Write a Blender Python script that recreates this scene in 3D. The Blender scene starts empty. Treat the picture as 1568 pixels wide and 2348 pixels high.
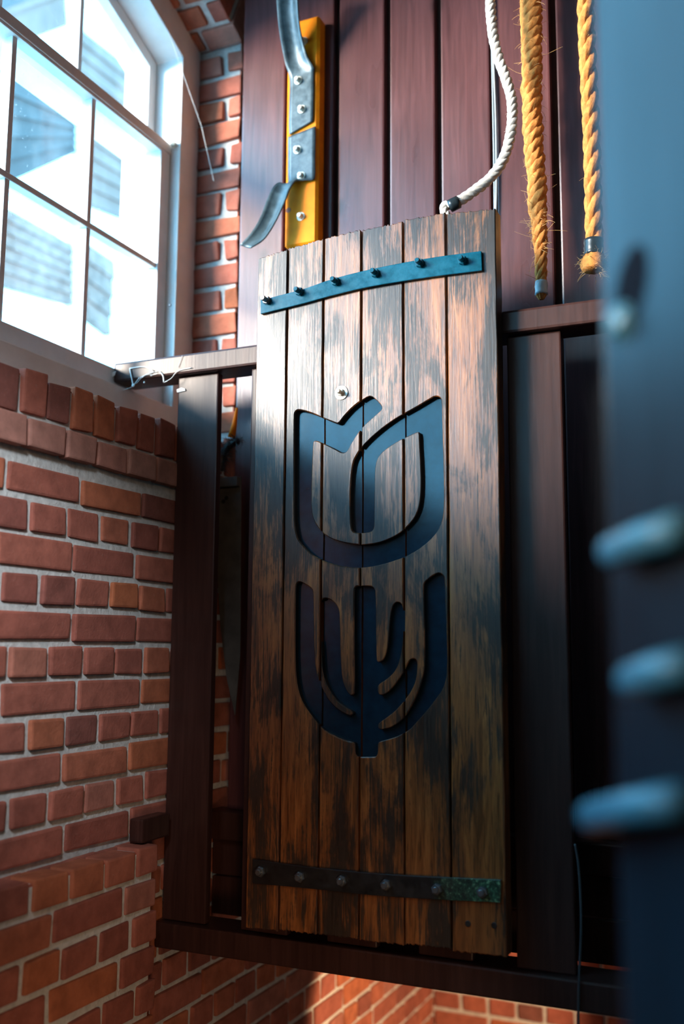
import bpy, bmesh, math, random
from mathutils import Vector, Matrix, noise
random.seed(7)
SC = bpy.context.scene
COL = SC.collection

# ------------------------------------------------------------------ camera
F_PX, PITCH, ROLL, YAW, CAM_Z = 2283.0, 0.13736, 0.006817, 0.42148, 1.6
_cy, _sy = math.cos(YAW), math.sin(YAW)
_rt = Vector((_cy, _sy, 0)); _fh = Vector((-_sy, _cy, 0)); _z = Vector((0, 0, 1))
FWD = _fh * math.cos(PITCH) + _z * math.sin(PITCH)
_up = -_fh * math.sin(PITCH) + _z * math.cos(PITCH)
CU = _rt * math.cos(ROLL) + _up * math.sin(ROLL)
CV = -_rt * math.sin(ROLL) + _up * math.cos(ROLL)
EYE = Vector((0, 0, CAM_Z))
cam = bpy.data.cameras.new('camera'); cam_o = bpy.data.objects.new('camera', cam); COL.objects.link(cam_o)
M = Matrix((CU, CV, -FWD)).transposed().to_4x4(); M.translation = EYE
cam_o.matrix_world = M
cam.sensor_fit = 'VERTICAL'; cam.sensor_height = 36; cam.sensor_width = 24; cam.lens = F_PX / 2348 * 36
cam.clip_start = 0.02
cam.dof.use_dof = True; cam.dof.focus_distance = 1.86; cam.dof.aperture_fstop = 1.7
SC.camera = cam_o

# ------------------------------------------------------------------ light and exposure
SC.view_settings.view_transform = 'Standard'; SC.view_settings.look = 'None'
SC.view_settings.gamma = 1.0; SC.view_settings.exposure = 0.0
SKY = 13.0
W = bpy.data.worlds.new('sky'); SC.world = W; W.use_nodes = True
bg = W.node_tree.nodes['Background']
bg.inputs[0].default_value = (0.17, 0.60, 1.0, 1); bg.inputs[1].default_value = SKY

def area(name, loc, target, sx, sy, power, col, portal=False, spread=180):
    l = bpy.data.lights.new(name, 'AREA'); l.shape = 'RECTANGLE'; l.size = sx; l.size_y = sy
    l.energy = power; l.color = col; l.spread = math.radians(spread)
    o = bpy.data.objects.new(name, l); COL.objects.link(o); o.location = loc
    o.rotation_euler = (Vector(target) - Vector(loc)).to_track_quat('-Z', 'Y').to_euler()
    if portal: l.cycles.is_portal = True
    return o
sun = bpy.data.lights.new('low_sun', 'SUN'); sun.energy = 15.0; sun.color = (1.0, 0.80, 0.64); sun.angle = math.radians(18)
sun_o = bpy.data.objects.new('low_sun', sun); COL.objects.link(sun_o); sun_o.location = (-4, -1, 4)
sun_o.rotation_euler = Vector((0.9, 1.0, -0.29)).to_track_quat('-Z', 'Y').to_euler()
area('window_portal', (-1.47, -0.26, 2.82), (0, -0.26, 2.82), 4.5, 1.55, 1, (1, 1, 1), portal=True)
# assumed cool fill light, no window there, behind and left of the photographer
area('assumed_rear_fill', (-0.75, -0.45, 2.55), (-1.0, 1.6, 1.45), 0.9, 0.9, 2.0, (0.80, 0.92, 1.0))
# assumed spots with no lamp in view, one of them down behind the railing
def spot(name, loc, target, power, col, deg, blend, r):
    l = bpy.data.lights.new(name, 'SPOT'); l.energy = power; l.color = col
    l.spot_size = math.radians(deg); l.spot_blend = blend; l.shadow_soft_size = r
    o = bpy.data.objects.new(name, l); COL.objects.link(o); o.location = loc
    o.rotation_euler = (Vector(target) - Vector(loc)).to_track_quat('-Z', 'Y').to_euler()
    return o
spot('assumed_warm_fill', (0.25, -0.2, 2.3), (-0.75, 1.65, 1.45), 13.0, (1.0, 0.58, 0.27), 60, 0.9, 0.12)  # assumed warm fill for the board's lower half
spot('cool_wall_fill', (-0.45, 0.25, 2.35), (-1.15, 1.06, 1.78), 98.0, (0.80, 0.90, 1.0), 38, 1.0, 0.10)  # added cool fill, its cone shaped to brighten the wall and spare the board
spot('assumed_stair_lamp', (0.15, 2.15, 0.95), (-1.1, 2.95, 0.50), 130.0, (1.0, 0.62, 0.34), 46, 0.25, 0.03)  # assumed unseen lamp, lights the brick patch under the bottom rail
spot('assumed_low_fill', (-0.35, 0.75, 1.0), (-1.1, 1.85, 0.80), 9.0, (1.0, 0.62, 0.36), 75, 0.9, 0.08)  # assumed warm fill for the low bricks, source unseen

# ------------------------------------------------------------------ helpers
def at(px, py, y=None, x=None):
    """the point of the photograph's sight line that lies on the plane y = ... or x = ..."""
    d = FWD * F_PX + CU * (px - 784) + CV * (1174 - py)
    t = y / d.y if y is not None else x / d.x
    return EYE + d * t

class MB:
    def __init__(s): s.v = []; s.f = []; s.m = []; s.t = []; s.tone = 0.5; s.mi = 0
    def face(s, idx, mi=None):
        s.f.append(tuple(idx)); s.m.append(s.mi if mi is None else mi); s.t.append(s.tone)
    def add(s, pts):
        n = len(s.v); s.v.extend(Vector(p) for p in pts); return n
    def box(s, x0, x1, y0, y1, z0, z1, jit=0.0):
        j = lambda: random.uniform(-jit, jit)
        n = s.add([(x + j(), y + j(), z + j()) for x in (x0, x1) for y in (y0, y1) for z in (z0, z1)])
        for q in ((0, 1, 3, 2), (4, 6, 7, 5), (0, 4, 5, 1), (2, 3, 7, 6), (0, 2, 6, 4), (1, 5, 7, 3)):
            s.face([n + k for k in q])
        return s
    def hexa(s, p):
        """eight corners, order as box()"""
        n = s.add(p)
        for q in ((0, 1, 3, 2), (4, 6, 7, 5), (0, 4, 5, 1), (2, 3, 7, 6), (0, 2, 6, 4), (1, 5, 7, 3)):
            s.face([n + k for k in q])
        return s
    def sweep(s, path, rad, sides=10, ridges=0, depth=0.0, twist=0.0, cap=True, phase=0.0):
        path = [Vector(p) for p in path]; N = len(path)
        t0 = (path[1] - path[0]).normalized()
        nrm = t0.orthogonal().normalized(); base = len(s.v); dist = 0
        for i, p in enumerate(path):
            t = (path[min(i + 1, N - 1)] - path[max(i - 1, 0)]).normalized()
            nrm = (nrm - t * nrm.dot(t)).normalized(); b = t.cross(nrm)
            if i: dist += (p - path[i - 1]).length
            r0 = rad(i / (N - 1)) if callable(rad) else rad
            for k in range(sides):
                a = 2 * math.pi * k / sides
                r = r0 * (1 + depth * math.cos(ridges * a + twist * dist + phase)) if ridges else r0
                s.v.append(p + nrm * (r * math.cos(a)) + b * (r * math.sin(a)))
        for i in range(N - 1):
            for k in range(sides):
                a = base + i * sides + k; b2 = base + i * sides + (k + 1) % sides
                s.face((a, b2, b2 + sides, a + sides))
        if cap:
            s.face([base + k for k in reversed(range(sides))])
            s.face([base + (N - 1) * sides + k for k in range(sides)])
        return s
    def lathe(s, origin, axis, prof, sides=24, hexed=False):
        """prof: list of (distance along axis, radius)"""
        ax = Vector(axis).normalized(); u = ax.orthogonal().normalized(); w = ax.cross(u); base = len(s.v)
        for d, r in prof:
            for k in range(sides):
                a = 2 * math.pi * k / sides
                s.v.append(Vector(origin) + ax * d + u * (r * math.cos(a)) + w * (r * math.sin(a)))
        for i in range(len(prof) - 1):
            for k in range(sides):
                a = base + i * sides + k; b = base + i * sides + (k + 1) % sides
                s.face((a, b, b + sides, a + sides))
        s.face([base + k for k in reversed(range(sides))])
        s.face([base + (len(prof) - 1) * sides + k for k in range(sides)])
        return s
    def ring(s, outer, inner, x0, x1):
        """frame between two loops of (y, z), from x0 to x1"""
        N = len(outer); n = len(s.v)
        for x in (x0, x1):
            for L in (outer, inner):
                s.v.extend(Vector((x, y, z)) for y, z in L)
        o0, i0, o1, i1 = n, n + N, n + 2 * N, n + 3 * N
        for k in range(N):
            q = (k + 1) % N
            s.face((o0 + k, o0 + q, i0 + q, i0 + k)); s.face((o1 + k, i1 + k, i1 + q, o1 + q))
            s.face((o0 + k, o1 + k, o1 + q, o0 + q)); s.face((i0 + k, i0 + q, i1 + q, i1 + k))
        return s
    def prism(s, loop, a0, a1, axis='x'):
        """closed loop of 2-D points swept between a0 and a1"""
        mk = (lambda a, p: Vector((a, p[0], p[1]))) if axis == 'x' else (lambda a, p: Vector((p[0], a, p[1])))
        N = len(loop); n = len(s.v)
        s.v.extend(mk(a0, p) for p in loop); s.v.extend(mk(a1, p) for p in loop)
        s.face([n + k for k in range(N)]); s.face([n + N + k for k in reversed(range(N))])
        for k in range(N):
            q = (k + 1) % N; s.face((n + k, n + N + k, n + N + q, n + q))
        return s
    def build(s, name, mats, parent=None, smooth=False, bevel=0.0, seg=2, angle=30):
        root = parent
        while root is not None and root.parent is not None: root = root.parent
        off = root.location.copy() if root is not None else Vector((0, 0, 0))
        bm = bmesh.new(); lay = bm.faces.layers.float.new('tone')
        vs = [bm.verts.new(p - off) for p in s.v]
        for f, mi, t in zip(s.f, s.m, s.t):
            try: fc = bm.faces.new([vs[i] for i in f])
            except ValueError: continue
            fc.material_index = mi; fc[lay] = t; fc.smooth = smooth
        bmesh.ops.recalc_face_normals(bm, faces=bm.faces[:])
        if bevel:
            es = [e for e in bm.edges if len(e.link_faces) == 2 and e.calc_face_angle(0) > math.radians(angle)]
            bmesh.ops.bevel(bm, geom=es, offset=bevel, segments=seg, affect='EDGES', clamp_overlap=True, profile=0.6)
        me = bpy.data.meshes.new(name); bm.to_mesh(me); bm.free()
        for m in (mats if isinstance(mats, (list, tuple)) else [mats]): me.materials.append(m)
        o = bpy.data.objects.new(name, me); COL.objects.link(o)
        if parent is not None: o.parent = parent
        return o

def tag(o, label=None, cat=None, group=None, kind=None):
    if label: o['label'] = label
    if cat: o['category'] = cat
    if group: o['group'] = group
    if kind: o['kind'] = kind
    return o
def thing(name, loc, label, cat, group=None):
    o = bpy.data.objects.new(name, None); COL.objects.link(o); o.location = loc; o.empty_display_size = 0.05
    return tag(o, label, cat, group)
def struct(o, label, cat=None):
    return tag(o, label, cat, kind='structure')

def catmull(pts, n=8):
    P = [Vector(p) for p in pts]; P = [2 * P[0] - P[1]] + P + [2 * P[-1] - P[-2]]; out = []
    for i in range(1, len(P) - 2):
        a, b, c, d = P[i - 1:i + 3]
        for k in range(n):
            t = k / n
            out.append(0.5 * ((2 * b) + (c - a) * t + (2 * a - 5 * b + 4 * c - d) * t * t + (3 * b - a - 3 * c + d) * t ** 3))
    out.append(P[-2]); return out

# ------------------------------------------------------------------ materials
def mat(name):
    m = bpy.data.materials.new(name); m.use_nodes = True; nt = m.node_tree
    return m, nt, nt.nodes['Principled BSDF']
def N(nt, t, **kw):
    n = nt.nodes.new(t)
    for k, v in kw.items():
        if k.startswith('i_'): n.inputs[int(k[2:])].default_value = v
        else: setattr(n, k, v)
    return n
def coords(nt, scale, rnd=True):
    tc = N(nt, 'ShaderNodeTexCoord'); mp = N(nt, 'ShaderNodeMapping'); mp.inputs['Scale'].default_value = scale
    if rnd:
        oi = N(nt, 'ShaderNodeObjectInfo'); mul = N(nt, 'ShaderNodeVectorMath', operation='SCALE')
        cmb = N(nt, 'ShaderNodeCombineXYZ'); cmb.inputs[0].default_value = 0
        nt.links.new(oi.outputs['Random'], cmb.inputs[0]); nt.links.new(oi.outputs['Random'], cmb.inputs[2])
        mul.inputs['Scale'].default_value = 37.0; nt.links.new(cmb.outputs[0], mul.inputs[0])
        add = N(nt, 'ShaderNodeVectorMath', operation='ADD')
        nt.links.new(tc.outputs['Object'], add.inputs[0]); nt.links.new(mul.outputs[0], add.inputs[1])
        nt.links.new(add.outputs[0], mp.inputs['Vector'])
    else: nt.links.new(tc.outputs['Object'], mp.inputs['Vector'])
    return mp.outputs[0]
def ntex(nt, vec, scale, detail=4, rough=0.55, dist=0.0):
    n = N(nt, 'ShaderNodeTexNoise'); n.inputs['Scale'].default_value = scale; n.inputs['Detail'].default_value = detail
    n.inputs['Roughness'].default_value = rough; n.inputs['Distortion'].default_value = dist
    if vec is not None: nt.links.new(vec, n.inputs['Vector'])
    return n.outputs['Fac']
def ramp(nt, fac, stops):
    r = N(nt, 'ShaderNodeValToRGB'); e = r.color_ramp.elements
    while len(e) < len(stops): e.new(0.5)
    for k, (p, c) in enumerate(stops):
        e[k].position = p; e[k].color = (*c, 1) if len(c) == 3 else c
    nt.links.new(fac, r.inputs[0]); return r.outputs[0]
def g(v): return (v, v, v)
def mix(nt, fac, a, b, blend='MIX'):
    m = N(nt, 'ShaderNodeMix', data_type='RGBA', blend_type=blend)
    for inp, val in ((m.inputs[0], fac), (m.inputs[6], a), (m.inputs[7], b)):
        if hasattr(val, 'links') or isinstance(val, bpy.types.NodeSocket): nt.links.new(val, inp)
        elif isinstance(val, (int, float)): inp.default_value = val
        else: inp.default_value = (*val, 1)
    return m.outputs[2]
def bump(nt, bs, h, strength, dist=0.002):
    b = N(nt, 'ShaderNodeBump'); b.inputs['Strength'].default_value = strength; b.inputs['Distance'].default_value = dist
    nt.links.new(h, b.inputs['Height']); nt.links.new(b.outputs[0], bs.inputs['Normal'])
def setp(bs, **kw):
    names = {'col': 'Base Color', 'rough': 'Roughness', 'metal': 'Metallic', 'spec': 'Specular IOR Level',
             'coat': 'Coat Weight', 'coatr': 'Coat Roughness', 'sheen': 'Sheen Weight'}
    for k, v in kw.items():
        i = bs.inputs[names[k]]
        i.default_value = (*v, 1) if k == 'col' else v
def simple(name, col, rough=0.5, metal=0.0, spec=0.5, var=0.25, scale=30, bmp=0.15):
    m, nt, bs = mat(name); setp(bs, rough=rough, metal=metal, spec=spec)
    v = coords(nt, (1, 1, 1)); n = ntex(nt, v, scale, 5)
    lo = tuple(c * (1 - var) for c in col); hi = tuple(min(1, c * (1 + var)) for c in col)
    nt.links.new(ramp(nt, n, [(0.3, lo), (0.7, hi)]), bs.inputs['Base Color'])
    if bmp: bump(nt, bs, ntex(nt, v, scale * 6, 4), bmp)
    return m

def m_brick():
    m, nt, bs = mat('red_brick'); setp(bs, rough=0.82, spec=0.25)
    a = N(nt, 'ShaderNodeAttribute', attribute_name='tone')
    base = ramp(nt, a.outputs['Fac'], [(0.0, (0.17, 0.070, 0.058)), (0.3, (0.31, 0.095, 0.068)), (0.6, (0.39, 0.125, 0.085)), (0.8, (0.44, 0.135, 0.060)), (0.9, (0.40, 0.155, 0.115)), (1.0, (0.42, 0.23, 0.18))])
    v = coords(nt, (1, 1, 1), False)
    n1 = ntex(nt, v, 28, 5, 0.6); n2 = ntex(nt, v, 160, 4, 0.7)
    c = mix(nt, 0.75, base, ramp(nt, n1, [(0.25, g(0.55)), (0.75, g(1.35))]), 'MULTIPLY')
    c = mix(nt, ramp(nt, n2, [(0.60, g(0)), (0.82, g(0.35))]), c, (0.42, 0.30, 0.25))
    nt.links.new(c, bs.inputs['Base Color'])
    bump(nt, bs, mix(nt, 0.5, n1, n2), 0.55, 0.004)
    return m
def m_mortar():
    m, nt, bs = mat('lime_mortar'); setp(bs, rough=0.9, spec=0.2)
    v = coords(nt, (1, 1, 1), False); n = ntex(nt, v, 70, 6, 0.65)
    nt.links.new(ramp(nt, n, [(0.3, (0.46, 0.46, 0.44)), (0.7, (0.70, 0.70, 0.67))]), bs.inputs['Base Color'])
    bump(nt, bs, n, 0.7, 0.005); return m
def m_stained(name, dark, light, rough, coat=0.0, knots=True):
    m, nt, bs = mat(name); setp(bs, rough=rough, coat=coat, coatr=0.22)
    v = coords(nt, (1, 1, 0.06)); grain = ntex(nt, v, 90, 6, 0.6, 0.6); broad = ntex(nt, coords(nt, (1, 1, 0.25)), 9, 3)
    c = ramp(nt, grain, [(0.25, dark), (0.75, light)])
    c = mix(nt, 0.6, c, ramp(nt, broad, [(0.3, g(0.75)), (0.7, g(1.25))]), 'MULTIPLY')
    if knots:
        vo = N(nt, 'ShaderNodeTexVoronoi'); vo.inputs['Scale'].default_value = 5.2
        nt.links.new(coords(nt, (1, 1, 0.6)), vo.inputs['Vector'])
        c = mix(nt, ramp(nt, vo.outputs['Distance'], [(0.05, g(0.75)), (0.095, g(0))]), c, tuple(x * 0.35 for x in dark))
    nt.links.new(c, bs.inputs['Base Color'])
    r = ramp(nt, broad, [(0.2, g(rough * 0.8)), (0.8, g(min(1, rough * 1.25)))]); nt.links.new(r, bs.inputs['Roughness'])
    bump(nt, bs, grain, 0.10, 0.002); return m
def m_oak():
    """weathered oak: dark varnish remains in ragged patches over bare brown wood"""
    m, nt, bs = mat('weathered_oak'); setp(bs, spec=0.9, coat=0.05, coatr=0.24)
    v = coords(nt, (1, 1, 0.045)); fine = ntex(nt, v, 260, 5, 0.65, 0.4)
    mid = ntex(nt, coords(nt, (1, 1, 0.07)), 75, 5, 0.6, 1.2)
    patch = ntex(nt, coords(nt, (1, 1, 0.32)), 11, 6, 0.68, 0.5)
    # ragged patch edge: patch field pushed around by the grain
    ad = N(nt, 'ShaderNodeMath', operation='MULTIPLY_ADD'); ad.inputs[1].default_value = 0.66
    nt.links.new(fine, ad.inputs[0]); nt.links.new(patch, ad.inputs[2])
    msk = ramp(nt, ad.outputs[0], [(0.775, g(0)), (0.875, g(1))])
    bare = ramp(nt, mid, [(0.28, (0.100, 0.032, 0.008)), (0.5, (0.24, 0.078, 0.018)), (0.75, (0.42, 0.150, 0.038))])
    dark = ramp(nt, fine, [(0.3, (0.014, 0.010, 0.008)), (0.7, (0.050, 0.032, 0.022))])
    c = mix(nt, msk, bare, dark)
    pore = ramp(nt, fine, [(0.34, g(0.22)), (0.46, g(1))])
    c = mix(nt, 0.8, c, pore, 'MULTIPLY')
    nt.links.new(c, bs.inputs['Base Color'])
    nt.links.new(mix(nt, msk, g(0.28), g(0.30)), bs.inputs['Roughness'])
    nt.links.new(mix(nt, msk, g(0.9), g(0.60)), bs.inputs['Specular IOR Level'])
    bump(nt, bs, mix(nt, 0.35, fine, mid), 0.20, 0.0016)
    return m
def m_iron(name, col, rough, metal, scale=60, patches=None):
    m, nt, bs = mat(name); setp(bs, rough=rough, metal=metal)
    v = coords(nt, (1, 1, 1)); n = ntex(nt, v, scale, 6, 0.65); b = ntex(nt, v, scale * 0.3, 4)
    c = ramp(nt, n, [(0.25, tuple(x * 0.55 for x in col)), (0.75, tuple(x * 1.4 for x in col))])
    if patches: c = mix(nt, ramp(nt, b, [(0.58, g(0)), (0.66, g(1))]), c, patches)
    nt.links.new(c, bs.inputs['Base Color'])
    nt.links.new(ramp(nt, n, [(0.3, g(rough * 0.75)), (0.7, g(min(1, rough * 1.3)))]), bs.inputs['Roughness'])
    bump(nt, bs, mix(nt, 0.5, n, b), 0.20, 0.002); return m
def m_flaking():
    m = m_iron('black_iron_with_green_flaking_paint', (0.012, 0.012, 0.013), 0.36, 0.0, 60); nt = m.node_tree; bs = nt.nodes['Principled BSDF']
    tc = N(nt, 'ShaderNodeTexCoord'); sx = N(nt, 'ShaderNodeSeparateXYZ'); nt.links.new(tc.outputs['Object'], sx.inputs[0])
    n1 = ntex(nt, tc.outputs['Object'], 55, 6, 0.7); n2 = ntex(nt, tc.outputs['Object'], 170, 5, 0.7)
    ma = N(nt, 'ShaderNodeMath', operation='MULTIPLY_ADD'); ma.inputs[1].default_value = 0.11; nt.links.new(n1, ma.inputs[0]); nt.links.new(sx.outputs[0], ma.inputs[2])
    msk = ramp(nt, ma.outputs[0], [(0.165, g(0)), (0.26, g(1))])
    old = bs.inputs['Base Color'].links[0].from_socket
    gr = ramp(nt, n2, [(0.42, (0.010, 0.030, 0.020)), (0.56, (0.04, 0.13, 0.07)), (0.68, (0.30, 0.50, 0.28))])
    nt.links.new(mix(nt, msk, old, gr), bs.inputs['Base Color']); return m
def m_glass():
    m, nt, bs = mat('dusty_window_glass'); out = nt.nodes['Material Output']; nt.nodes.remove(bs)
    tr = N(nt, 'ShaderNodeBsdfTransparent'); tr.inputs[0].default_value = (0.95, 0.98, 0.98, 1)
    gl = N(nt, 'ShaderNodeBsdfGlossy'); gl.inputs['Roughness'].default_value = 0.02
    lw = N(nt, 'ShaderNodeLayerWeight'); lw.inputs[0].default_value = 0.5
    fr = N(nt, 'ShaderNodeMath', operation='POWER'); nt.links.new(lw.outputs['Facing'], fr.inputs[0]); fr.inputs[1].default_value = 5.0
    mx = N(nt, 'ShaderNodeMixShader'); nt.links.new(fr.outputs[0], mx.inputs[0]); nt.links.new(tr.outputs[0], mx.inputs[1]); nt.links.new(gl.outputs[0], mx.inputs[2])
    df = N(nt, 'ShaderNodeBsdfDiffuse'); df.inputs[0].default_value = (0.7, 0.72, 0.7, 1)
    tl = N(nt, 'ShaderNodeBsdfTranslucent'); tl.inputs[0].default_value = (0.7, 0.72, 0.7, 1)
    dd = N(nt, 'ShaderNodeMixShader', ); nt.links.new(df.outputs[0], dd.inputs[1]); nt.links.new(tl.outputs[0], dd.inputs[2])
    v = coords(nt, (1, 1, 1), False)
    spk = ramp(nt, ntex(nt, v, 120, 5, 0.75), [(0.62, g(0)), (0.78, g(0.5))])
    smear = ramp(nt, ntex(nt, coords(nt, (1, 1, 0.5), False), 9, 5, 0.6), [(0.4, g(0.015)), (0.75, g(0.10))])
    ad = N(nt, 'ShaderNodeMath', operation='MAXIMUM'); nt.links.new(spk, ad.inputs[0]); nt.links.new(smear, ad.inputs[1])
    m2 = N(nt, 'ShaderNodeMixShader'); nt.links.new(ad.outputs[0], m2.inputs[0]); nt.links.new(mx.outputs[0], m2.inputs[1]); nt.links.new(dd.outputs[0], m2.inputs[2])
    nt.links.new(m2.outputs[0], out.inputs[0]); return m

BRICK, MORTAR = m_brick(), m_mortar()
STAIN = m_stained('dark_red_stained_pine', (0.066, 0.023, 0.024), (0.142, 0.050, 0.050), 0.30, 0.30)
RAILM = m_stained('dark_brown_stained_timber', (0.030, 0.012, 0.010), (0.062, 0.026, 0.021), 0.33, 0.0, False); RAILM.node_tree.nodes['Principled BSDF'].inputs['Specular IOR Level'].default_value = 0.26
DARKW = simple('dark_backing_board', (0.03, 0.015, 0.012), 0.6)  # dark brown backing behind the plank grooves
OAK = m_oak()
BLUE = simple('deep_blue_paint', (0.004, 0.020, 0.036), 0.13, 0.0, 0.50, 0.25, 60, 0.02); _b = BLUE.node_tree.nodes['Principled BSDF']; setp(_b, coat=0.05, coatr=0.12)
TEAL = m_iron('iron_sky_sheen_tint', (0.001, 0.075, 0.120), 0.20, 0.0); TEAL.node_tree.nodes['Principled BSDF'].inputs['Specular IOR Level'].default_value = 0.3  # blue-green is the sky's sheen on the iron, put into the base colour
BLACK = m_iron('black_iron', (0.012, 0.012, 0.013), 0.36, 0.0, 60, (0.03, 0.028, 0.025))
FLAKE = m_flaking()
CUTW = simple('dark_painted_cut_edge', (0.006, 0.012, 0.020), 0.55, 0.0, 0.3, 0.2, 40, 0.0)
ZINC = simple('zinc_plated_steel', (0.72, 0.68, 0.58), 0.30, 0.25, 0.5, 0.15, 40, 0.1)
BOLT = simple('dark_steel_nut', (0.20, 0.22, 0.24), 0.36, 0.8, 0.5, 0.2, 60, 0.1)
STEEL = m_iron('forged_blue_grey_steel', (0.075, 0.115, 0.135), 0.38, 0.25, 60, (0.035, 0.055, 0.066))
ORANGE = simple('orange_paint', (0.90, 0.225, 0.004), 0.5, 0.0, 0.15, 0.22, 18, 0.1)
WHITE = simple('white_window_paint', (0.80, 0.755, 0.73), 0.45, 0.0, 0.5, 0.06, 20, 0.08)
GLASS = m_glass()
MANILA = simple('manila_rope', (0.66, 0.26, 0.065), 0.85, 0.0, 0.2, 0.35, 90, 0.5)
FRAY = simple('pale_frayed_fibre', (0.75, 0.45, 0.17), 0.9, 0.0, 0.2, 0.3, 90, 0.3)
COTTON = simple('white_cotton_rope', (0.74, 0.66, 0.58), 0.85, 0.0, 0.2, 0.15, 90, 0.4)
TAPE = simple('black_insulating_tape', (0.02, 0.03, 0.035), 0.3, 0.0, 0.5, 0.2, 30, 0.05)
WTAPE = simple('pale_grey_tape', (0.55, 0.62, 0.64), 0.4, 0.0, 0.5, 0.2, 40, 0.1)
CABLE = simple('pale_grey_cable', (0.45, 0.52, 0.56), 0.3, 0.0, 0.5, 0.1, 30, 0.0)
WEB = simple('dusty_cobweb', (0.75, 0.75, 0.74), 0.9, 0.0, 0.1, 0.05, 30, 0.0)
BRISTLE = simple('black_bristle', (0.02, 0.02, 0.022), 0.4, 0.0, 0.5, 0.3, 90, 0.0)
GREY = simple('dull_grey_sheet_metal', (0.09, 0.09, 0.09), 0.6, 0.0, 0.4, 0.3, 25, 0.2)
POSTM = m_stained('timber_blue_light_tint', (0.006, 0.010, 0.014), (0.012, 0.020, 0.028), 0.34, 0.0, False); POSTM.node_tree.nodes['Principled BSDF'].inputs['Specular IOR Level'].default_value = 0.12  # blue of the daylight mixed into the dark timber colour
PEG = simple('peg_blue_light_tint', (0.06, 0.17, 0.22), 0.4, 0.0, 0.5, 0.2, 20, 0.1)  # blue window light on pegs and stub, put into their colour
PLASTER = simple('grey_brown_plaster', (0.20, 0.14, 0.11), 0.9, 0.0, 0.2, 0.15, 5, 0.1)
FLOORM = m_stained('brown_floor_boards', (0.06, 0.03, 0.018), (0.13, 0.07, 0.04), 0.6, 0.0, False)
PALESIDE = simple('pale_grey_weatherboard', (0.20, 0.105, 0.080), 0.8, 0.0, 0.2, 0.15, 6, 0.1)
HAZESIDE = simple('haze_toned_weatherboard', (0.21, 0.112, 0.085), 0.8, 0.0, 0.2, 0.35, 25, 0.1)  # pale tone imitates the bright haze in the panes
SIDING = simple('teal_weatherboard', (0.060, 0.050, 0.047), 0.7, 0.0, 0.3, 0.2, 6, 0.1)
ROOFM = simple('pale_slate_roof', (0.20, 0.25, 0.26), 0.8, 0.0, 0.3, 0.1, 6, 0.1)
OUTWHITE = simple('white_exterior_paint', (0.8, 0.8, 0.8), 0.6, 0.0, 0.3, 0.04, 6, 0.0)
GRASS = simple('outdoor_ground', (0.25, 0.27, 0.24), 0.9, 0.0, 0.2, 0.2, 3, 0.1)

# ------------------------------------------------------------------ the setting
XW, YJ, XF = -1.15, 1.957, -1.27        # inner face of the left wall, far jamb of the window, face of the window frame
YR, YP = 1.69, 1.90                     # front of the railing, front of the plank wall
YE = 3.33                               # brick wall at the far end, below the planks
YC, ZC = -0.26, -2.019                  # centre of the window arch
HS = 2.137                              # half width of the window light
BARS = [1.60 - 0.24 * k for k in range(17)]
def arc(R, half, n=16):
    a = math.asin(half / R)
    return [(YC + R * math.sin(a - 2 * a * k / n), ZC + R * math.cos(a - 2 * a * k / n)) for k in range(n + 1)]
def opening(R, half, zb, n=16):
    A = arc(R, half, n); return [(YC + half, zb)] + A + [(YC - half, zb)]

def brick(mb, x0, x1, y0, y1, z0, z1, jit=0.0018):
    mb.tone = min(.9, max(0.05, random.gauss(0.53, 0.2))); mb.mi = 0
    mb.box(x0, x1, y0, y1, z0, z1, jit)

CH = 0.0604                             # course height
wall = MB()
# mortar body
wall.mi = 1
wall.box(-1.50, XW - 0.007, -3.0, YE + 0.1, -0.1, 1.955)
wall.box(-1.50, XW - 0.007, YJ + 0.006, YE + 0.1, 1.955, 3.9)
wall.box(-1.50, XW - 0.007, -3.0, 2 * YC - YJ - 0.006, 1.955, 3.9)
top = [(y, z + 0.006) for y, z in arc(5.55, 2.223, 50)]
wall.prism([(YC + 2.223, 3.9)] + top + [(YC - 2.223, 3.9)], -1.50, XW - 0.007)
wall.box(XW - 0.02, -1.107, -3.0, 1.618, -0.1, 1.232)         # thicker plinth with its ledge, stopping short of the railing
# courses under the window and up to the ledge
for k in range(0, 12):
    zt = 1.9035 - CH * k; z0, z1 = zt - 0.0485, zt
    if k % 2 == 0: L, start = 0.187, 1.409
    else: L, start = 0.0935, (1.358 if k % 4 == 1 else 1.331)
    start += random.uniform(-0.012, 0.012)
    y = start - L * math.ceil((start + 0.7) / L)
    while y < YE:
        L1 = L + random.uniform(-0.004, 0.004)
        brick(wall, XW - 0.05, XW + random.uniform(-0.002, 0.002), y + 0.006, y + L1 - 0.005, z0 + random.uniform(-.0015, .0015), z1 + random.uniform(-.002, .0015))
        y += L1
# plinth below the ledge
for k in range(0, 18):
    zt = 1.238 - CH * k; z0, z1 = zt - 0.0495, zt
    if k % 2 == 1: L, start = 0.187, 1.32
    else: L, start = 0.0935, 1.272
    start += random.uniform(-0.02, 0.02)
    y = start - L * math.ceil((start + 0.5) / L)
    y0_ = y
    while y < YE:                                      # the wall itself runs on beyond the plinth
        L1 = L + random.uniform(-0.004, 0.004)
        if y > 1.35: brick(wall, XW - 0.05, XW + random.uniform(-0.002, 0.002), y + 0.006, y + L1 - 0.006, z0, z1)
        y += L1
    y = y0_
    while y < 1.59:
        L1 = L + random.uniform(-0.004, 0.004)
        if y + L1 > 1.585: L1 = 1.631 - y
        d = random.uniform(0.0, 0.012) if k == 0 else 0
        brick(wall, XW - 0.03, -1.10 + random.uniform(-0.002, 0.002), y + 0.006, y + L1 - 0.006, z0, z1 + random.uniform(-.002, .002))
        y += L1
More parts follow.
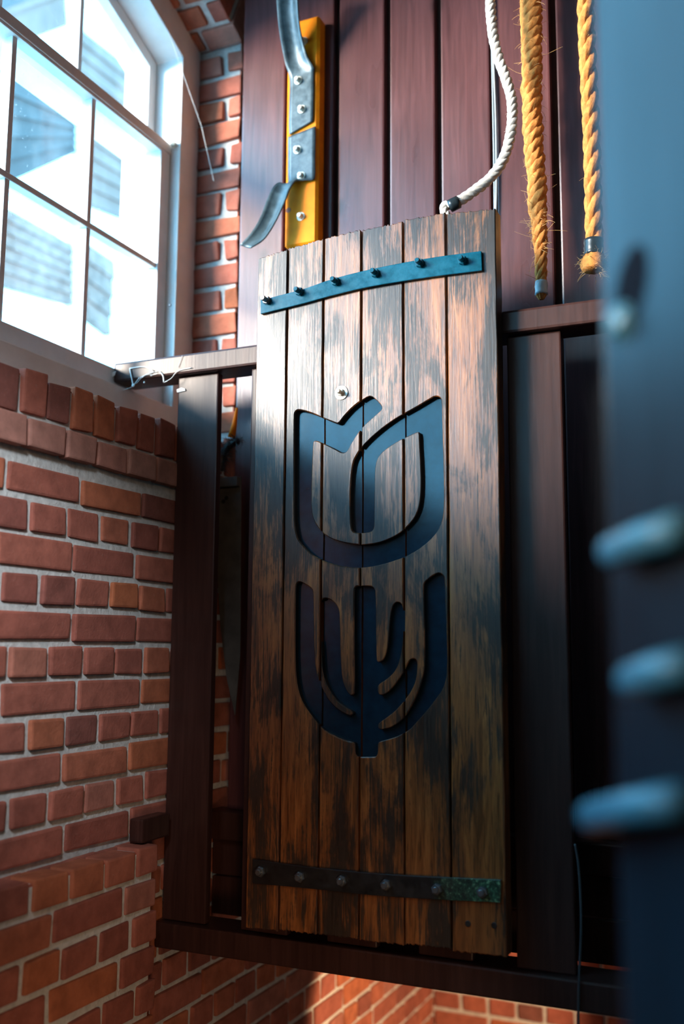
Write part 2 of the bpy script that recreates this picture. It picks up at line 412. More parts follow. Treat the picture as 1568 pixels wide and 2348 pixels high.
# header course of the sill, jutting out over the wall
y = 1.259 - 0.0925 * 40
while y < YJ - 0.01:
    L1 = 0.0925 + random.uniform(-0.004, 0.004)
    wall.tone = random.uniform(.93, 1); wall.mi = 0; wall.box(-1.30, -1.138 + random.uniform(-0.003, 0.003), y + 0.005, y + L1 - 0.004, 1.930, 1.981 + random.uniform(-.003, .002), .0018)
    y += L1
# bricks on edge standing on the header course, up to the frame
y = 1.259 - 0.0665 * 56
while y < YJ + 0.02:
    L1 = 0.0665 + random.uniform(-0.005, 0.005)
    a, b = y + 0.006, min(y + L1 - 0.005, YJ + 0.02)
    zt = 2.066 + random.uniform(-0.006, 0.004)
    if b - a > 0.02: brick(wall, -1.30, -1.152 + random.uniform(-.003, .003), a, b, 1.990, zt, 0.003)
    y += L1
wall.mi = 1
wall.box(-1.30, -1.160, -2.6, YJ + .02, 1.95, 2.058)
# far jamb
for k in range(0, 19):
    zt = 1.9035 + CH * (k + 2); z0, z1 = zt - 0.048, zt
    if z1 > 3.10: break
    if k % 2 == 0: brick(wall, -1.33, XW, YJ - 0.004, YJ + 0.1, z0, z1 - .002, 0.005)
    else:
        s = -1.196 + random.uniform(-0.006, 0.006)
        brick(wall, -1.33, s - 0.008, YJ - 0.004, YJ + 0.1, z0, z1, 0.004)
        brick(wall, s + 0.008, XW, YJ - 0.004, YJ + 0.1, z0, z1, 0.004)
# near jamb
for k in range(0, 19):
    zt = 1.9035 + CH * (k + 2); brick(wall, -1.33, XW, 2 * YC - YJ - 0.1, 2 * YC - YJ + 0.004, zt - 0.048, zt)
# bricks of the arch soffit
a0 = math.asin(2.217 / 5.55); n = 74
for k in range(n):
    am = a0 - 2 * a0 * (k + 0.5) / n; h = a0 / n * 0.80
    for (xa, xb) in (((-1.33, -1.212), (-1.196, XW)) if k % 2 else ((-1.33, -1.255), (-1.238, XW))):
        wall.tone = min(1, max(0, random.gauss(0.6, 0.25))); wall.mi = 0
        P = []
        for x in (xa, xb):
            for aa in (am - h, am + h):
                for R in (5.546 + random.uniform(-.003, .003), 5.67):
                    P.append((x + random.uniform(-.004, .004), YC + R * math.sin(aa), ZC + R * math.cos(aa)))
        wall.hexa(P)
# outer wall face of bricks is never seen; inner faces beyond the opening, behind the planks
struct(wall.build('wall_left', [BRICK, MORTAR], bevel=0.0042, seg=2), 'red brick left wall with pale mortar, window and ledge', 'wall')

# far wall below the planks
far = MB(); far.mi = 1; far.box(-1.5, 2.6, YE + 0.008, YE + 0.2, -0.1, 3.9)
for k in range(0, 20):
    zt = 1.20 - CH * k; L = 0.187 if k % 2 else 0.0935; x = -1.15
    while x < 0.6:
        L1 = L + random.uniform(-.004, .004); brick(far, x + .006, x + L1 - .006, YE, YE + .06, zt - .049, zt); x += L1
struct(far.build('wall_end', [BRICK, MORTAR], bevel=0.004, seg=1), 'brick wall far down behind the railing', 'wall')

struct(MB().box(-1.5, 2.6, -3.0, YE + 0.2, -0.2, -0.1).build('floor', FLOORM), 'brown board floor', 'floor')
struct(MB().box(-1.5, 2.6, -3.0, YE + 0.2, 3.9, 4.0).build('ceiling', PLASTER), 'dim ceiling', 'ceiling')
struct(MB().box(2.5, 2.6, -3.0, YE + 0.2, -0.2, 4.0).build('wall_right', PLASTER), 'dim right wall', 'wall')
struct(MB().box(-1.5, 2.6, -3.1, -3.0, -0.2, 4.0).build('wall_front', PLASTER), 'dim wall behind the photographer', 'wall')

# plank wall: boards with open grooves on a dark backing
pl = MB()
edges = [-1.116, -0.991, -0.8665, -0.7435, -0.6265, -0.506, -0.379, -0.255, -0.13, -0.005, 0.12, 0.245, 0.37]
for i, x in enumerate(edges[:-1]):
    x1 = edges[i + 1] - (0.014 if i not in (0,) else 0.012)
    pl.tone = random.random()
    pl.box(x, x1, YP, YP + 0.022, 1.262, 3.9)
bk = MB().box(-1.09, 0.37, YP + 0.020, YP + 0.030, 1.262, 3.9)
wb = pl.build('wall_back', [STAIN], bevel=0.004, seg=2)
struct(wb, 'wall of dark red stained vertical boards', 'wall')
bk.build('backing', DARKW, wb)
tr = MB().box(-1.149, 0.6, 1.862, 1.93, 1.205, 1.262).build('trim_1', RAILM, bevel=0.004)
struct(tr, 'dark ledge beam under the board wall', 'beam')
pn = MB()
for z0, z1 in ((1.13, 1.203), (1.05, 1.127)): pn.box(-1.14, 0.6, 1.885, 1.91, z0, z1)
struct(pn.build('trim_2', RAILM, bevel=0.003), 'dark horizontal boards under the ledge beam', 'panel')

# ------------------------------------------------------------------ window
wf = MB().ring(opening(5.55, 2.215, 2.085, 50), opening(5.47, HS, 2.150, 50), -1.44, XF)
win = wf.build('window_1', WHITE, bevel=0.003, seg=2, angle=50)
struct(win, 'white arched multi-pane window set in the brick wall', 'window')
zT0, zT1 = 2.770, 2.794
tr_ = MB().box(-1.42, -1.295, YC - HS, YC + HS, zT0, zT1); tr_.build('transom', WHITE, win, bevel=0.002)
hs = HS
ls = MB().ring([(YC + hs, 2.150), (YC + hs, zT0), (YC - hs, zT0), (YC - hs, 2.150)],
               [(YC + hs - .037, 2.196), (YC + hs - .037, zT0 - .006), (YC - hs + .037, zT0 - .006), (YC - hs + .037, 2.196)], -1.345, -1.298)
sash = ls.build('lower_sash', WHITE, win, bevel=0.002)
for yv in BARS:
    MB().box(-1.333, -1.306, yv - 0.0065, yv + 0.0065, 2.190, zT0 - 0.002).build('muntin', WHITE, sash, bevel=0.002)
MB().box(-1.333, -1.304, YC - hs + .03, YC + hs - .03, 2.475, 2.488).build('muntin', WHITE, sash, bevel=0.002)
MB().box(-1.3255, -1.3225, YC - hs + .03, YC + hs - .03, 2.190, zT0).build('pane', GLASS, sash)
Zu = zT1
us = MB().ring(opening(5.468, hs, Zu, 50), [(YC + hs - .03, Zu + .012)] + arc(5.438, hs - .03, 50) + [(YC - hs + .03, Zu + .012)], -1.40, -1.345)
usash = us.build('upper_sash', WHITE, win, bevel=0.002)
for yv in BARS:
    MB().box(-1.385, -1.349, yv - 0.006, yv + 0.006, Zu, ZC + math.sqrt(5.445 ** 2 - (yv - YC) ** 2)).build('muntin', WHITE, usash, bevel=0.002)
MB().prism([(YC + hs - .02, Zu)] + arc(5.445, hs - .02, 50) + [(YC - hs + .02, Zu)], -1.371, -1.368).build('pane', GLASS, usash)
MB().lathe(at(398, 331, x=-1.285), (0.3, -1, 0), [(-0.004, .007), (0.004, .007), (0.006, .005)], 16).build('catch', ZINC, win)
MB().lathe(at(388, 701, x=-1.272), (1, -0.6, 0), [(0, .003), (0.006, .003), (0.008, .002)], 10).build('screw', BOLT, win)

# what stands outside: a white framed lean-to with teal weatherboard infill, beyond the panes
XO = -2.7
def oz(px, py): p = at(px, py, x=XO); return p.y, p.z
shed = thing('outbuilding', (XO, 3.2, -0.2), 'pale outbuilding with teal weatherboard panels, seen through the window panes', 'building')
def infill(corners, boards, lap=0.012):
    """weatherboards filling a four-sided opening given as (y, z): top left, top right, bottom right, bottom left"""
    mb = MB(); tl, tr, br_, bl = [Vector((0, *c)) for c in corners]
    for k in range(boards):
        u0, u1 = k / boards, (k + 1) / boards
        a, b = tl.lerp(bl, u0), tr.lerp(br_, u0); c, d = tl.lerp(bl, u1), tr.lerp(br_, u1)
        X = lambda v, dx: (XO + dx, v.y, v.z)
        mb.hexa([X(c, -.03), X(a, -.03), X(d, -.03), X(b, -.03), X(c, lap), X(a, 0), X(d, lap), X(b, 0)])
    return mb
infill([oz(-120, 75), oz(172, 262), oz(172, 350), oz(-120, 480)], 5).build('weatherboard_panel', SIDING, shed)
infill([oz(212, 292), oz(286, 345), oz(284, 500), oz(206, 470)], 5).build('weatherboard_panel', PALESIDE, shed)
infill([oz(-120, 400), oz(165, 560), oz(165, 700), oz(-120, 620)], 6).build('weatherboard_panel', HAZESIDE, shed)
infill([oz(204, 560), oz(262, 600), oz(250, 770), oz(198, 730)], 4).build('weatherboard_panel', HAZESIDE, shed)
infill([oz(-120, -60), oz(150, -160), oz(150, 60), oz(-120, 160)], 3).build('roof_panel', PALESIDE, shed)
infill([oz(178, 60), oz(292, 150), oz(290, 245), oz(178, 160)], 3).build('roof_panel', PALESIDE, shed)
infill([oz(-120, -150), oz(130, -230), oz(120, -20), oz(-120, 70)], 2).build('roof_panel', SIDING, shed)
MB().box(XO - .08, XO - .03, oz(190, 300)[0] - .03, oz(190, 300)[0] + .03, -0.2, oz(190, -150)[1]).build('timber_post', OUTWHITE, shed)
struct(MB().box(-9, -1.6, -6, 9, -0.3, -0.2).build('ground', GRASS), 'ground outside the window', 'ground')

# ------------------------------------------------------------------ railing in front of the board wall
rail = thing('railing', (-0.6, 1.73, 1.03), 'dark brown timber railing with flat boards, running behind the carved board', 'railing')
MB().box(-1.296, 0.15, YR, 1.765, 2.163, 2.205).build('handrail', RAILM, rail, bevel=0.005)
MB().box(-1.148, 0.15, YR, 1.775, 1.030, 1.078).build('bottom_rail', RAILM, rail, bevel=0.004)
for x0 in (-1.143, -0.968, -0.79, -0.615, -0.4425, -0.255):
    MB().box(x0, x0 + 0.0975, 1.708, 1.726, 1.079, 2.162).build('baluster', RAILM, rail, bevel=0.003)

cl = at(342, 1915, x=-1.12)
MB().box(-1.1485, -1.118, 1.598, 1.688, 1.240, 1.284).build('wedge_block', RAILM, rail, bevel=0.004)

# ------------------------------------------------------------------ the carved board
YS = 1.65; TH = 0.036
sign = thing('carved_board', (-0.684, YS + TH / 2, 1.105), 'weathered oak board of six planks with a carved dark tulip and wheat emblem', 'sign')
def cr6(pts): return [at(620 + x * .306122, 860 + y * .306122, y=YS) for x, y in pts]
def cr7(pts): return [at(620 + x * .306122, 1280 + y * .306122, y=YS) for x, y in pts]
TULIP = [(200,262),(230,262),(310,285),(400,325),(470,353),(510,365),(550,310),(610,245),(680,190),(735,157),(760,160),(790,185),(825,220),(836,245),(825,265),(760,320),(690,385),(640,450),(600,515),(575,562),(553,580),(528,578),(470,545),(400,512),(340,488),(318,496),(315,520),(308,700),(303,880),(303,1000),(315,1070),(345,1130),(390,1185),(450,1225),(540,1255),(640,1270),(700,1272),(800,1258),(880,1230),(960,1190),(1030,1130),(1080,1070),(1110,1000),(1125,920),(1130,800),(1125,650),(1117,520),(1114,425),(1090,428),(1020,460),(950,495),(880,540),(830,580),(800,620),(784,670),(778,760),(776,950),(775,1100),(772,1150),(752,1175),(690,1183),(628,1180),(608,1160),(600,1100),(597,900),(605,750),(620,650),(650,590),(690,530),(760,460),(850,385),(950,315),(1010,285),(1100,235),(1190,180),(1230,157),(1265,162),(1282,190),(1285,350),(1292,600),(1298,850),(1296,1000),(1285,1090),(1250,1170),(1190,1240),(1100,1310),(1000,1365),(880,1405),(780,1430),(690,1443),(600,1440),(500,1425),(400,1393),(310,1345),(250,1285),(205,1230),(185,1150),(178,1050),(178,800),(178,500),(179,300),(185,275)]
WHEAT = [(215,175),(250,190),(300,220),(318,245),(320,400),(322,650),(330,780),(345,870),(370,940),(398,1000),(430,1060),(470,1105),(520,1145),(570,1173),(600,1180),(618,1166),(610,1145),(560,1115),(510,1080),(460,1020),(420,950),(400,895),(388,840),(380,700),(375,500),(375,335),(388,306),(410,298),(450,310),(490,345),(513,390),(518,500),(522,700),(528,850),(540,930),(570,1000),(595,1028),(614,1028),(630,1008),(628,700),(625,400),(625,235),(638,213),(660,208),(745,207),(772,220),(785,250),(788,500),(791,755),(800,778),(820,775),(845,760),(865,715),(880,640),(888,530),(895,450),(905,390),(917,350),(940,328),(965,330),(985,350),(993,400),(992,500),(990,600),(975,720),(950,810),(920,860),(870,905),(815,940),(800,960),(800,1000),(812,1022),(840,1025),(880,1005),(930,950),(975,885),(1010,830),(1035,775),(1050,756),(1080,752),(1098,775),(1096,850),(1085,920),(1058,985),(1020,1042),(975,1098),(920,1155),(860,1200),(815,1230),(804,1250),(805,1270),(820,1283),(850,1280),(900,1268),(960,1232),(1010,1183),(1050,1120),(1090,1040),(1125,950),(1148,860),(1155,780),(1155,600),(1150,400),(1145,205),(1157,175),(1200,140),(1240,115),(1265,110),(1296,130),(1303,160),(1308,350),(1320,620),(1322,800),(1315,900),(1290,980),(1240,1050),(1170,1140),(1090,1230),(1040,1285),(960,1330),(890,1355),(820,1372),(803,1385),(803,1460),(790,1485),(770,1490),(665,1490),(645,1482),(633,1460),(632,1392),(618,1376),(560,1365),(500,1340),(440,1310),(390,1280),(330,1210),(270,1130),(225,1050),(200,960),(188,850),(183,700),(185,400),(188,220),(195,190)]
def chaikin(P):
    out = []
    for i in range(len(P)):
        a, b = P[i], P[(i + 1) % len(P)]; out += [a * 0.78 + b * 0.22, a * 0.22 + b * 0.78]
    return out
def offset(P, d):
    """2-D offset in the x-z plane; P counter-clockwise -> outward for d > 0"""
    n = len(P); ar = sum(P[i].x * P[(i + 1) % n].z - P[(i + 1) % n].x * P[i].z for i in range(n)); sg = 1 if ar > 0 else -1
    out = []
    for i in range(n):
        e = P[(i + 1) % n] - P[i - 1]; nn = Vector((e.z, 0, -e.x)) * sg
        out.append(P[i] + (nn.normalized() * d if nn.length > 1e-9 else nn))
    return out
DEPTH = 0.0125
def cutter(P):
    P = chaikin([Vector(p) for p in P]); O = offset(P, 0.0020); n = len(P)
    mb = MB()
    for L, y in ((O, YS - 0.02), (O, YS - 0.0002), (P, YS + 0.0020), (P, YS + DEPTH)):
        mb.add([(p.x, y, p.z) for p in L])
    mb.face(list(range(n))); mb.face([3 * n + k for k in reversed(range(n))])
    for r in range(3):
        for k in range(n):
            q = (k + 1) % n; mb.face((r * n + k, (r + 1) * n + k, (r + 1) * n + q, r * n + q))
    return mb.build('cutter', BLUE)
cut1, cut2 = cutter(cr6(TULIP)), cutter(cr7(WHEAT))

SX = [-0.927, -0.859, -0.7815, -0.7035, -0.6195, -0.5365, -0.4425]
ztop = lambda x: 2.367 + 0.024 * (1 - ((x + 0.575) / 0.355) ** 2) if x < -0.575 else 2.391 - 0.007 * ((x + 0.575) / 0.13) ** 2
zbot = lambda x: 1.103 + 0.009 * (x + 0.927) / 0.485
planks = []
for i in range(6):
    x0, x1 = SX[i] + 0.0016, SX[i + 1] - 0.0016
    dz = random.uniform(-.002, .002)
    ns = int((x1 - x0) / 0.0028)
    topl = [(x0 + (x1 - x0) * k / ns, ztop(x0 + (x1 - x0) * k / ns) + dz + random.uniform(-.0022, .0012)) for k in range(ns + 1)]
    botl = [(x0 + (x1 - x0) * k / ns, zbot(x0 + (x1 - x0) * k / ns) + dz + random.uniform(-.0012, .0015)) for k in range(ns + 1)]
    def side(xc, za, zb, n=26):
        return [(xc + random.uniform(-.0005, .0005), za + (zb - za) * k / n) for k in range(1, n)]
    loop = botl + side(x1, botl[-1][1], topl[-1][1]) + topl[::-1] + side(x0, topl[0][1], botl[0][1])
    mb = MB(); n = len(loop); cx = (x0 + x1) / 2
    yo = YS + random.uniform(-.0008, .0008)
    ins = [Vector((p[0], 0, p[1])) for p in loop]; ins = offset(ins, -0.0016)
    mb.add([(p.x, yo, p.z) for p in ins]); mb.add([(p[0], yo + 0.0018, p[1]) for p in loop]); mb.add([(p[0], YS + TH, p[1]) for p in loop])
    mb.face(list(range(n))); mb.face([2 * n + k for k in reversed(range(n))])
    for r in range(2):
        for k in range(n):
            q = (k + 1) % n; mb.face((r * n + k, (r + 1) * n + k, (r + 1) * n + q, r * n + q))
    o = mb.build('plank', [OAK, BLUE], sign)
    for c in (cut1, cut2):
        # keep only cuts that reach this plank
        xs = [v.co.x for v in c.data.vertices]
        if min(xs) < x1 and max(xs) > x0:
            md = o.modifiers.new('cut', 'BOOLEAN'); md.object = c; md.operation = 'DIFFERENCE'; md.solver = 'EXACT'
    planks.append(o)
bpy.context.view_layer.update()
dg = bpy.context.evaluated_depsgraph_get()
for o in planks:
    if not o.modifiers: continue
    me = bpy.data.meshes.new_from_object(o.evaluated_get(dg)); o.modifiers.clear()
    old = o.data; o.data = me; me.name = 'plank'; bpy.data.meshes.remove(old)
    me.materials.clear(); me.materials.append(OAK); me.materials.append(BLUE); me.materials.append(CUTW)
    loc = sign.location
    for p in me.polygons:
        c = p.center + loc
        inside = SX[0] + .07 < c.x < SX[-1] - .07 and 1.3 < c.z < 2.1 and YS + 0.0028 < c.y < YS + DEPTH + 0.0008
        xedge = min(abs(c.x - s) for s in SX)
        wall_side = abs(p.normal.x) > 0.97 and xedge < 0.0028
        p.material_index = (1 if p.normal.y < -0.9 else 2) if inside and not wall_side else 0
for c in (cut1, cut2): bpy.data.objects.remove(c)

def hexnut(origin, r, h, m, parent, name='nut', axis=(0, -1, 0), stud=0.6, sl=0.006, washer=0):
    mb = MB()
    if washer: mb.lathe(origin, axis, [(0, washer), (0.0015, washer), (0.002, washer * .96)], 28)
    mb.lathe(origin, axis, [(0.001, r), (h * 0.8, r), (h, r * 0.86)], 6)
    mb.lathe(origin, axis, [(0.001, r * stud), (h + sl * .8, r * stud), (h + sl, r * stud * .8)], 14)
    return mb.build(name, m, parent)
def strap(ptsu, ptsl, y0, m, parent, ts=0.006):
    U = catmull(ptsu, 5); Lo = catmull(ptsl, 5); mb = MB(); n = len(U)
    for y in (y0, y0 - ts): mb.add([(p.x, y, p.z) for p in U]); mb.add([(p.x, y, p.z) for p in Lo])
    for k in range(n - 1):
        a, b, c, d = k, n + k, 2 * n + k, 3 * n + k
        mb.face((a, a + 1, b + 1, b)); mb.face((c, d, d + 1, c + 1)); mb.face((a, c, c + 1, a + 1)); mb.face((b, b + 1, d + 1, d))
    mb.face((0, n, 3 * n, 2 * n)); mb.face((n - 1, 3 * n - 1, 4 * n - 1, 2 * n - 1)[::-1])
    return mb.build('iron_strap', m, parent, bevel=0.0012)
yt = YS - 0.0014
P = lambda L, y=yt - 0.006: [at(a, b, y=y) for a, b in L]
s1 = strap(P([(597,688),(690,664),(760,640),(850,617),(980,592),(1103,575)]), P([(597,720),(690,697),(760,678),(850,657),(980,636),(1105,620)]), yt, TEAL, sign)
s1['label'] = 'iron strap with blue-green sky sheen put into its colour'
for px, py in ((617,690),(692,670),(775,647),(866,628),(968,605),(1066,599)):
    hexnut(at(px - 4, py, y=yt - .006), 0.0085, 0.008, TEAL if px > 640 else BOLT, s1, sl=0.013)
s2 = strap(P([(578,1970),(700,1987),(850,2002),(1000,2011),(1148,2018)]), P([(578,2026),(700,2037),(850,2053),(1000,2063),(1147,2070)]), yt, FLAKE, sign)
s2['label'] = 'black iron strap with a green flaking patch at its right end'
for px, py in ((599,1998),(689,2010),(785,2019),(886,2028),(1003,2038),(1107,2045)):
    hexnut(at(px, py, y=yt - .006), 0.0095, 0.008, BOLT, s2, sl=0.006)
wb_ = hexnut(at(783, 901, y=YS), 0.0072, 0.007, ZINC, sign, 'washer_bolt', sl=0.011, washer=0.0135)
for px, py in ((1073,2118),(1133,2122)):
    MB().lathe(at(px, py, y=YS - 0.0008), (0, -1, 0), [(0, .005), (0.0008, .005), (0.0012, .004)], 14).build('screw_head', BLACK, sign)

# ------------------------------------------------------------------ orange block with two steel blades
YB = 1.862
xb0, xb1 = at(655, 300, y=YB).x, at(729, 300, y=YB).x
zb1, zb0 = at(729, 33, y=YB).z, at(655, 569, y=YB).z
block = thing('tool_block', ((xb0 + xb1) / 2, 1.88, zb0), 'bright orange painted wooden block bolted upright to the board wall', 'block')
MB().box(xb0, xb1, YB, 1.899, zb0, zb1).build('wood_block', ORANGE, block, bevel=0.006, seg=1)
def boltcap(px, py, y, parent):
    return hexnut(at(px, py, y=y), 0.0075, 0.006, ZINC, parent, 'bolt', stud=0.72, sl=0.006, washer=0.0098)
boltcap(697, 95, YB, block); boltcap(690, 497, YB, block)
MB().lathe(at(661, 482, y=YB), (0, -1, 0), [(-.001, .007), (0.0003, .006)], 12).build('worn_spot', simple('worn_pink_wood', (0.35, 0.12, 0.08), 0.7), block)
def blade(secs, name, label, cat, bolts):
    """secs: (left px, right px, y at left, y at right, hollow)"""
    n = 9; rows = []
    for (l, r, yl, yr, h) in secs:
        A, B = at(*l, y=yl), at(*r, y=yr)
        rows.append([A.lerp(B, k / (n - 1)) + Vector((0, h * (1 - (2 * k / (n - 1) - 1) ** 2), 0)) for k in range(n)])
    cols = [catmull([rw[k] for rw in rows], 6) for k in range(n)]
    m = len(cols[0]); mb = MB()
    for i in range(m): mb.add([cols[k][i] for k in range(n)])
    for i in range(m - 1):
        for k in range(n - 1):
            a = i * n + k; mb.face((a, a + 1, a + n + 1, a + n))
    root = thing(name, at(*secs[0][0], y=YB), label, cat, 'forged steel blades on the orange block')
    o = mb.build('blade', STEEL, root, smooth=True)
    md = o.modifiers.new('thickness', 'SOLIDIFY'); md.thickness = 0.0034; md.offset = 0
    for px, py in bolts: boltcap(px, py, 1.8565, root)
yf = 1.8585
blade([((664,309),(717,278),yf,yf,0), ((663,285),(718,255),yf,yf,0), ((664,240),(719,210),yf,yf,0), ((665,190),(719,168),yf,yf,0), ((662,170),(719,154),yf-.003,yf-.004,.003),
       ((654,146),(704,128),yf-.012,yf-.014,.011), ((646,105),(694,95),yf-.026,yf-.026,.016), ((639,60),(686,55),yf-.045,yf-.045,.018), ((634,0),(682,0),yf-.07,yf-.07,.019), ((632,-70),(681,-75),yf-.10,yf-.10,.019)],
      'forged_blade', 'upper steel blade on the orange block, curving up and outwards', 'blade', [(684,185),(692,251)])
blade([((661,315),(723,290),yf,yf,0), ((661,340),(723,320),yf,yf,0), ((661,375),(722,365),yf,yf,0), ((661,402),(721,408),yf,yf,0), ((661,420),(704,412),yf,yf-.006,-.003), ((652,425),(680,413),yf-.008,yf-.014,-.002),
       ((640,419),(664,434),yf-.016,yf-.022,.004), ((626,429),(656,455),yf-.022,yf-.027,.008), ((612,457),(646,478),yf-.030,yf-.033,.011), ((598,495),(627,516),yf-.040,yf-.042,.011), ((578,530),(604,549),yf-.050,yf-.050,.009), ((550,562),(575,568),yf-.058,yf-.058,.004)],
      'forged_blade', 'lower steel blade on the orange block, twisting down to the left', 'blade', [(682,344),(691,404)])

# ------------------------------------------------------------------ ropes
def strands(path, radius, n=3, pitch=0.045, sides=16, ridge=6, rs=0.56, wob=0.0, step=0.0025):
    """laid rope: helical strands along a smooth path"""
    P = catmull(path, 24); Q = [P[0]]; acc = 0
    for a, b in zip(P, P[1:]):
        L = (b - a).length
        while acc + L >= step:
            t = (step - acc) / L; a = a.lerp(b, t); Q.append(a); L = (b - a).length; acc = 0
        acc += L
    N_ = len(Q); mb = MB(); out = [[] for _ in range(n)]
    nrm = (Q[1] - Q[0]).orthogonal().normalized()
    for i, p in enumerate(Q):
        t = (Q[min(i + 1, N_ - 1)] - Q[max(i - 1, 0)]).normalized(); nrm = (nrm - t * nrm.dot(t)).normalized(); b = t.cross(nrm)
        R = radius(i / (N_ - 1)) if callable(radius) else radius
        for k in range(n):
            a = 2 * math.pi * (i * step / pitch + k / n)
            w = 1 + wob * noise.noise(Vector((i * step * 30, k * 7.3, 1.7)))
            out[k].append(p + (nrm * math.cos(a) + b * math.sin(a)) * R * (1 - rs) * 1.05 * w)
    for k in range(n):
        rf = (lambda u: radius(u) * rs) if callable(radius) else radius * rs
        mb.sweep(out[k], rf, sides, ridge, 0.10, 180.0, phase=k)
    return mb, Q
def fibres(Q, n, reach, r0, mb=None, lo=0.0, hi=1.0, th=0.00035):
    mb = mb or MB()
    for _ in range(n):
        u = random.uniform(lo, hi); i = int(u * (len(Q) - 1)); p = Q[i]
        a = random.uniform(0, 6.28); d = Vector((math.cos(a), math.sin(a) * .8, random.uniform(-.5, .7))).normalized()
        R = r0(u) if callable(r0) else r0
        L = random.uniform(.25, 1) * reach; q = p + d * R * 0.85; pts = [q]
        bend = Vector((random.gauss(0, .5), random.gauss(0, .4), random.gauss(-.15, .6)))
        for s in range(1, 6): pts.append(q + d * (L * s / 5) + bend * (L * (s / 5) ** 2))
        mb.sweep(pts, lambda u_: th * (1 - 0.6 * u_), 4)
    return mb

# thick frayed hemp rope
yr = 1.83
r2 = lambda u: 0.0220 - 0.005 * u if u < 0.78 else (0.0181 - 0.050 * (u - .78) if u < .9 else 0.0121 - 0.010 * (u - .9))
mid2 = [(1217,-120),(1217,0),(1219,100),(1220,200),(1222,300),(1228,380),(1232,450),(1236,520),(1240,570),(1241,620),(1241,655)]
mb, Q2 = strands([at(a, b, y=yr) for a, b in mid2], r2, 4, 0.085, 18, 5, 0.50, 0.4)
rope = thing('frayed_rope', at(1241, 690, y=yr), 'thick frayed orange hemp rope, tapering to a pale taped tip', 'rope')
mb.build('strands', MANILA, rope, smooth=True)
tag(fibres(Q2, 170, 0.026, r2, th=0.0004).build('loose_fibres', FRAY, rope), kind='stuff')
tag(fibres(Q2, 110, 0.012, r2, None, 0.80, 0.9, 0.0005).build('frayed_collar', FRAY, rope), kind='stuff')
MB().sweep([at(1241, 645 + 5 * k, y=yr) for k in range(7)], lambda u: 0.0122 - .0006 * math.cos(u * 9), 18).build('tape', WTAPE, rope, smooth=True)
tip = MB().sweep([at(1241, 672 + 3 * k, y=yr) for k in range(6)], lambda u: 0.0108 * math.sqrt(max(0.05, 1 - u * .8)) + 0.0006 * math.sin(u * 30), 18, 9, .12)
fibres([at(1241, 680, y=yr), at(1241, 688, y=yr)], 25, .006, .009, tip); tip.build('cut_end', MANILA, rope)

# laid manila rope, right
y3 = 1.80
mid3 = [(1342,-120),(1343,0),(1346,100),(1351,200),(1356,300),(1359,400),(1361,480),(1362,555)]
mb, Q3 = strands([at(a, b, y=y3) for a, b in mid3], 0.0165, 3, 0.118, 20, 7, 0.56)
rope3 = thing('laid_rope', at(1362, 620, y=y3), 'orange three-strand rope beside the blurred post, black tape near its frayed end', 'rope')
mb.build('strands', MANILA, rope3, smooth=True)
tag(fibres(Q3, 60, 0.008, 0.0165, th=0.0003).build('loose_fibres', FRAY, rope3), kind='stuff')
tp = MB().sweep([at(1361, 550 + 6 * k, y=y3) for k in range(7)], lambda u: 0.0180 + .0006 * math.sin(u * 15), 20)
tp.tone = .5; tp.build('tape', TAPE, rope3, smooth=True)
te = MB().sweep([at(1362, 585 + 5 * k, y=y3) for k in range(8)], lambda u: 0.0175 + 0.006 * math.sin(u * 2.6), 20, 9, .08)
te.build('frayed_end', MANILA, rope3, smooth=True)
tag(fibres([at(1362, 588 + k, y=y3) for k in range(40)], 160, 0.016, 0.02, None, th=.0005).build('end_fibres', FRAY, rope3), kind='stuff')

# white cotton rope tied to the board
yw = 1.705
mid1 = [(1124,-120,1.75),(1124,0,1.75),(1129,70,1.75),(1142,130,1.75),(1160,180,1.75),(1173,230,1.75),(1174,280,1.748),(1166,330,1.745),(1149,375,1.74),(1120,412,1.735),(1085,440,1.725),(1055,460,1.715),(1030,472,1.71)]
mb, Q1 = strands([at(a, b, y=c) for a, b, c in mid1], 0.0102, 3, 0.042, 14, 4, 0.56)
cr = thing('cotton_rope', at(1030, 472, y=1.71), 'white cotton rope hanging in a curve, tied to the top of the carved board', 'rope')
mb.build('strands', COTTON, cr, smooth=True)
tag(fibres(Q1, 70, 0.006, 0.0102, th=0.00025).build('loose_fibres', COTTON, cr), kind='stuff')
MB().sweep([at(1051, 463, y=1.714), at(1044, 466.5, y=1.712), at(1037, 470, y=1.71), at(1031, 473, y=1.71)], 0.0122, 16).build('tape', TAPE, cr, smooth=True)
mb, _ = strands([at(1034, 472, y=1.71), at(1022, 470, y=1.708), at(1017, 478, y=1.706), at(1022, 492, y=1.700), at(1030, 510, y=1.698), at(1034, 540, y=1.698)], 0.0085, 3, 0.04, 12, 4, .56)
mb.build('eye_loop', COTTON, cr, smooth=True)

# thin cables
cb = MB()
cb.sweep(catmull([at(a, b, y=1.893) for a, b in ((1128,-60),(1131,120),(1136,260),(1138,400),(1136,500),(1131,570),(1132,640))], 8), 0.0022, 8)
cb.sweep(catmull([at(a, b, y=1.893) for a, b in ((1124,-60),(1128,150),(1131,300),(1133,420),(1134,540),(1136,640))], 8), 0.0016, 8)
tag(cb.build('cable', CABLE, smooth=True), 'thin pale twin cable in a groove of the board wall beside the white rope', 'cable')
cb = MB(); cb.sweep(catmull([at(a, b, y=1.70 if b > 2150 else 1.84) if False else at(a, b, y=1.685) for a, b in ((1318,1935),(1326,1985),(1331,2060),(1332,2140),(1328,2230),(1326,2300),(1326,2420))], 8), 0.0020, 8)
tag(cb.build('cable', simple('dark_grey_cable', (0.05, 0.055, 0.06), 0.4), smooth=True), 'thin cable hanging in the dark at the bottom right', 'cable')

